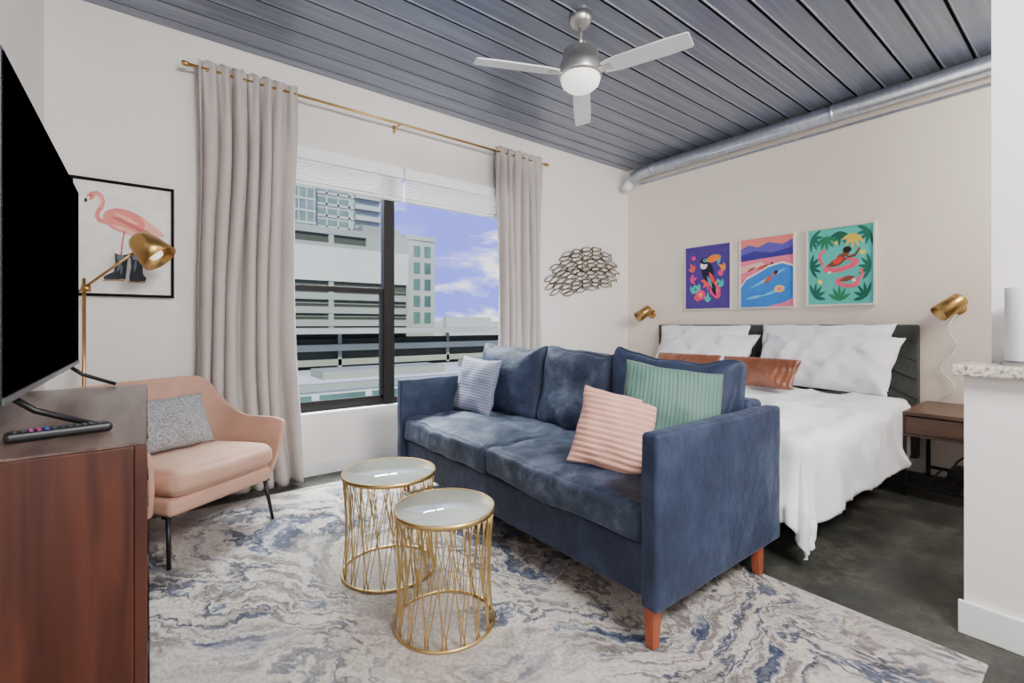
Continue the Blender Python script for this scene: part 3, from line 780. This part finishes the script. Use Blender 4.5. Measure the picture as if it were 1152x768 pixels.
s1+=[((236,60,130),[ell(.35,.22,.12,.08),ell(.68,.28,.12,.09)]),((250,170,60),[ell(.35,.22,.05,.035),ell(.68,.28,.05,.04)]),
 ((240,80,90),[leaf(.52,.44,.16,.03,a_) for a_ in range(0,360,45)]),((28,24,52),[ell(.52,.58,.13,.17,25),leaf(.6,.45,.28,.05,-70)]),((245,240,230),[ell(.43,.69,.08,.06)]),((28,24,52),[ell(.46,.76,.11,.055)]),
 ((250,130,40),[leaf(.46,.76,.36,.06,8)]),((60,200,200),[ell(.46,.77,.045,.03)]),((20,20,20),[ell(.46,.77,.018,.014)]),((240,60,70),[leaf(.55,.58,.24,.04,-60)]),((50,190,200),[leaf(.5,.53,.24,.025,-60)]),
 ((236,60,130),[ell(.2,.82,.05,.035),ell(.8,.55,.06,.045)])]
artwork((BX-.001,2.796,1.731),math.radians(-90),.558,.73,.014,m_fdark,s1,(78,56,138),'white framed print of a toucan with flowers on purple')
s2=[((240,130,120),[[(0,1),(1,1),(1,.86),(0,.84)]]),((96,86,180),[[(0,.86),(.15,.92),(.35,.87),(.55,.93),(.8,.88),(1,.94),(1,.68),(0,.66)]]),((60,50,140),[[(0,.78),(.3,.82),(.6,.77),(1,.83),(1,.66),(0,.64)]]),
 ((236,120,150),[[(0,.68),(.4,.70),(1,.72),(1,0),(0,0)]]),((240,190,180),[[(0,.6),(.4,.66),(.5,.6),(0,.5)]]),
 ((50,130,215),[[(0,.30),(.12,.42),(.35,.50),(.55,.58),(.80,.62),(1,.56),(1,.12),(.85,.06),(.5,0),(0,0)]]),
 ((110,200,240),[leaf(.2,.28,.5,.02,20),leaf(.4,.15,.5,.02,14),leaf(.5,.4,.4,.02,20),leaf(.1,.12,.35,.02,8)]),
 ((170,90,60),[leaf(.45,.33,.22,.03,35),ell(.66,.47,.04,.03),leaf(.30,.55,.28,.022,12),ell(.6,.61,.03,.02),leaf(.12,.52,.2,.02,20)]),
 ((235,70,60),[ell(.55,.40,.045,.03),ell(.42,.58,.04,.02)]),((250,200,80),[ell(.75,.25,.09,.05)]),((236,120,150),[ell(.75,.25,.045,.025)]),((40,30,50),[ell(.69,.49,.035,.025),ell(.62,.62,.02,.015)]),
 ((250,240,230),[[(0,.29),(.12,.41),(.35,.49),(.55,.57),(.80,.61),(1,.55),(1,.575),(.8,.635),(.55,.595),(.35,.515),(.12,.435),(0,.315)]])]
artwork((BX-.001,2.163,1.731),math.radians(-90),.54,.73,.014,m_fw,s2,(240,130,120),'white framed print of swimmers around a blue pool')
s3=[]
for (x,y_,ang,c) in [(.05,.9,-30,(30,110,90)),(.5,.95,-90,(28,100,84)),(.95,.92,-140,(30,110,90)),(.03,.5,10,(24,96,80)),(.97,.45,170,(30,110,90)),(.1,.1,50,(28,100,84)),(.5,.04,90,(40,130,90)),(.9,.08,130,(24,96,80)),(.72,.9,-100,(240,200,70)),(.28,.9,-80,(40,130,90))]:
    s3.append((c,[leaf(x,y_,.20,.024,ang+d) for d in(-60,-30,0,30,60)]))
s3+=[((240,90,120),[ell(.52,.50,.28,.08,8),ell(.62,.28,.19,.07,-6)]),((60,190,175),[ell(.52,.52,.17,.035,8),ell(.62,.29,.10,.03,-6)]),
 ((240,90,120),stroke([(.25,.52),(.19,.60),(.20,.68),(.26,.71)],.045)+stroke([(.78,.30),(.85,.37),(.82,.43)],.04)),
 ((130,72,50),[leaf(.30,.50,.34,.05,16),ell(.60,.66,.05,.05),leaf(.42,.55,.22,.04,30),leaf(.5,.3,.24,.035,12)]+stroke([(.62,.60),(.74,.62),(.80,.70)],.03)),
 ((235,60,50),[ell(.48,.57,.08,.04,20)]),((250,220,80),[ell(.2,.3,.04,.03),ell(.85,.65,.04,.03),ell(.45,.8,.03,.025)]),((30,24,30),[ell(.62,.70,.065,.04)]),((250,240,230),[ell(.72,.30,.03,.02),ell(.35,.42,.03,.015)])]
artwork((BX-.001,1.526,1.733),math.radians(-90),.54,.725,.016,m_fw,s3,(86,196,184),'white framed print of pool floats among green leaves')

# ---------------------------------------------------------------- outside
m_conc=M('pale_concrete',(148,156,136),.9,var=(.3,.06)); m_band=M('cream_panel',(194,196,176),.9,var=(.3,.04)); m_roof=M('white_roof',(216,220,206),.8,var=(.2,.08))
m_can=M('grey_green_canopy',(160,168,148),.9,var=(.3,.1)); m_beige=M('beige_stucco',(166,172,152),.9,var=(.3,.05))
m_dark=M('dark_opening',(70,76,60),.9); m_ggl=M('green_glass',(76,112,92),.35,var=(.6,.3)); m_tow=M('tower_facade',(178,186,170),.9)
m_tgl=M('tower_glass',(104,130,118),.5,var=(.4,.2))
m_street=M('asphalt',(130,132,126),.9)
b=top('parking_garage','pale concrete parking garage with open dark decks','building',(8,30,-8))
bm=bmesh.new(); box(bm,(-9,0,0),(6.1,12,14.9)); finish(bm,'body',m_dark,b)
bm=bmesh.new()
for z0,z1 in [(11.9,14.0)]: box(bm,(-9.1,-.3,z0),(6.1,0,z1))
finish(bm,'facade_panel',m_band,b)
bm=bmesh.new()
for z0,z1 in [(14.0,14.25),(14.8,15.2),(10.75,11.15),(9.9,10.3),(9.1,9.5)]: box(bm,(-9.1,-.25,z0),(6.1,0,z1))
for xx in range(-9,6,5): box(bm,(xx-.15,-.2,9),(xx+.15,0,14.9))
box(bm,(3.2,-.26,14.0),(6.1,0,15.2)); box(bm,(3.4,1,14.9),(6.1,8,15.9))
finish(bm,'concrete_bands',m_conc,b)
bm=bmesh.new()
for z in(10.5,11.35,9.7): box(bm,(-9,-.13,z),(6.1,-.1,z+.03))
finish(bm,'railing',m_conc,b)
b=top('office_building','cream building with square green windows','building',(15.9,31,-8))
bm=bmesh.new(); box(bm,(-1.45,0,0),(.95,9,15.4)); box(bm,(-1.5,-.1,15.3),(1.0,9,15.6)); finish(bm,'body',m_beige,b)
for i in range(2):
    for k in range(5): obox('window_pane',(-.75+i*.85,-.04,9.3+k*1.2),(-.25+i*.85,.05,10.1+k*1.2),m_ggl,b)
b=top('apartment_tower','tall pale apartment tower with stacked balconies','building',(37,112,-8))
bm=bmesh.new(); box(bm,(-7,0,0),(8.5,14,58)); finish(bm,'body',m_tow,b)
bm=bmesh.new()
for k in range(22): 
    box(bm,(-7,-.1,1.0+k*2.6),(1.0,.02,2.3+k*2.6)); box(bm,(2.0,-.1,1.0+k*2.6),(8,.02,2.3+k*2.6))
finish(bm,'window_glass',m_tgl,b)
bm=bmesh.new()
for k in range(22): box(bm,(2.0,-1.4,.4+k*2.6),(8.6,0,.8+k*2.6)); box(bm,(2.0,-1.4,.8+k*2.6),(8.6,-1.3,1.5+k*2.6)); box(bm,(-7.1,-.3,.3+k*2.6),(2,0,.9+k*2.6))
for xx in(-6.9,-4.3,-1.7,.9): box(bm,(xx-.2,-.3,0),(xx+.2,0,58))
finish(bm,'balcony',m_tow,b)
b=top('glass_tower','pale green glass curtain wall tower','building',(24,108,-8))
bm=bmesh.new(); box(bm,(-8,0,0),(5.3,12,60)); finish(bm,'body',m_tgl,b)
bm=bmesh.new()
for k in range(23): box(bm,(-8,-.15,k*2.6),(5.3,0,k*2.6+.5))
for k in range(9): box(bm,(-8+k*1.6,-.12,0),(-7.75+k*1.6,0,60))
finish(bm,'mullions',m_tow,b)
b=top('low_building','long low building with pale canopy roof','building',(16,26,-8))
bm=bmesh.new(); box(bm,(-22,1.2,0),(40,3.6,8.4)); finish(bm,'body',m_dark,b)
bm=bmesh.new()
box(bm,(-22,-1.4,8.72),(40,3.6,9.0)); box(bm,(-22,.3,7.75),(40,1.2,8.1)); box(bm,(-22,.9,6.9),(40,1.3,7.25))
for k in range(9): box(bm,(-21.5+k*7,.9,6.8),(-21.3+k*7,1.0,8.8))
finish(bm,'canopy',m_can,b)
b=top('roof_terrace_building','flat white roofed building with green glass front','building',(16,18,-8))
bm=bmesh.new(); box(bm,(-25,0,0),(40,8,6.8)); finish(bm,'body',m_roof,b)
bm=bmesh.new(); box(bm,(-25,-.15,6.75),(40,.3,7.0)); box(bm,(-10,3,6.8),(-4,5,7.15)); box(bm,(-2,4,6.8),(0,5,7.2)); box(bm,(4,2.5,6.8),(7,4,7.1)); finish(bm,'parapet',m_conc,b)
for k in range(24): obox('window_pane',(-25+k*2.0,-.12,5.2),(-23.3+k*2.0,-.02,6.6),m_ggl,b)
b=top('distant_block','hazy low distant city block on the horizon','building',(95,150,-8))
bm=bmesh.new(); box(bm,(-45,0,0),(30,10,10.5)); box(bm,(-10,-2,0),(10,0,12)); finish(bm,'body',m_tow,b)
o=obox('street_ground',(-60,4.6,-8.3),(220,260,-8),m_street); tag(o,'grey asphalt street ground far below the window','ground')

# ---------------------------------------------------------------- world
w=bpy.data.worlds.new('World'); scene.world=w; w.use_nodes=True; nt=w.node_tree; bgn=nt.nodes['Background']
tc=nt.nodes.new('ShaderNodeTexCoord'); mp=nt.nodes.new('ShaderNodeMapping'); mp.inputs['Scale'].default_value=(3,3,9)
nt.links.new(tc.outputs['Generated'],mp.inputs[0])
nz=nt.nodes.new('ShaderNodeTexNoise'); nz.inputs['Scale'].default_value=1.9; nz.inputs['Detail'].default_value=9; nz.inputs['Roughness'].default_value=.55; nz.inputs['Distortion'].default_value=.3
nt.links.new(mp.outputs[0],nz.inputs['Vector'])
cr_=nt.nodes.new('ShaderNodeValToRGB'); e=cr_.color_ramp.elements
e[0].position=.49; e[0].color=(.21,.24,.95,1); e[1].position=.60; e[1].color=(1.0,.92,1.0,1)
k=cr_.color_ramp.elements.new(.54); k.color=(.40,.40,1,1)
nt.links.new(nz.outputs['Fac'],cr_.inputs[0]); nt.links.new(cr_.outputs[0],bgn.inputs[0]); bgn.inputs[1].default_value=2.1

# ---------------------------------------------------------------- lights
def area(name,loc,tgt,sx,sy,power,col):
    l=bpy.data.lights.new(name,'AREA'); l.shape='RECTANGLE'; l.size=sx; l.size_y=sy; l.energy=power; l.color=col
    o=bpy.data.objects.new(name,l); link(o); o.location=loc
    o.rotation_euler=(Vector(tgt)-Vector(loc)).to_track_quat('-Z','Y').to_euler(); return o
area('added_ceiling_fill',(1.2,-1.0,3.08),(2.2,2.2,.4),1.2,.7,245,(1,.985,.97))  # unseen area fill added behind the camera for an even flash look
area('added_warm_fill',(4.1,-.9,2.9),(3.9,1.8,.6),.8,.8,82,(1,.96,.91))  # unseen warm fill added for the soft glow on the bed wall
area('added_daylight_fill',(1.75,4.9,3.6),(1.75,3.0,.8),2.4,1.2,1150,(.93,.97,1))  # area lamp added outside, above the view, strengthens daylight through the window
area('added_bounce_fill',(1.0,-2.3,1.3),(2.0,3.0,2.9),2.4,1.4,46,(1,.99,.98))  # added forward fill imitating flash bounce, lifts the ceiling
s=bpy.data.lights.new('sun','SUN'); s.energy=4.4; s.angle=.02; s.color=(1,.96,.82); so=bpy.data.objects.new('sun',s); link(so)
so.rotation_euler=Vector((.3,.85,-.5)).to_track_quat('-Z','Y').to_euler()

# ---------------------------------------------------------------- camera
cam=bpy.data.cameras.new('camera'); co=bpy.data.objects.new('camera',cam); link(co)
cam.sensor_width=36; cam.lens=527/1152*36; cam.shift_y=-19/1152; cam.clip_start=.02; cam.clip_end=500
co.location=(0,0,H)
fwd=Vector((.614,.789,0)); co.rotation_euler=fwd.to_track_quat('-Z','Y').to_euler()
scene.camera=co
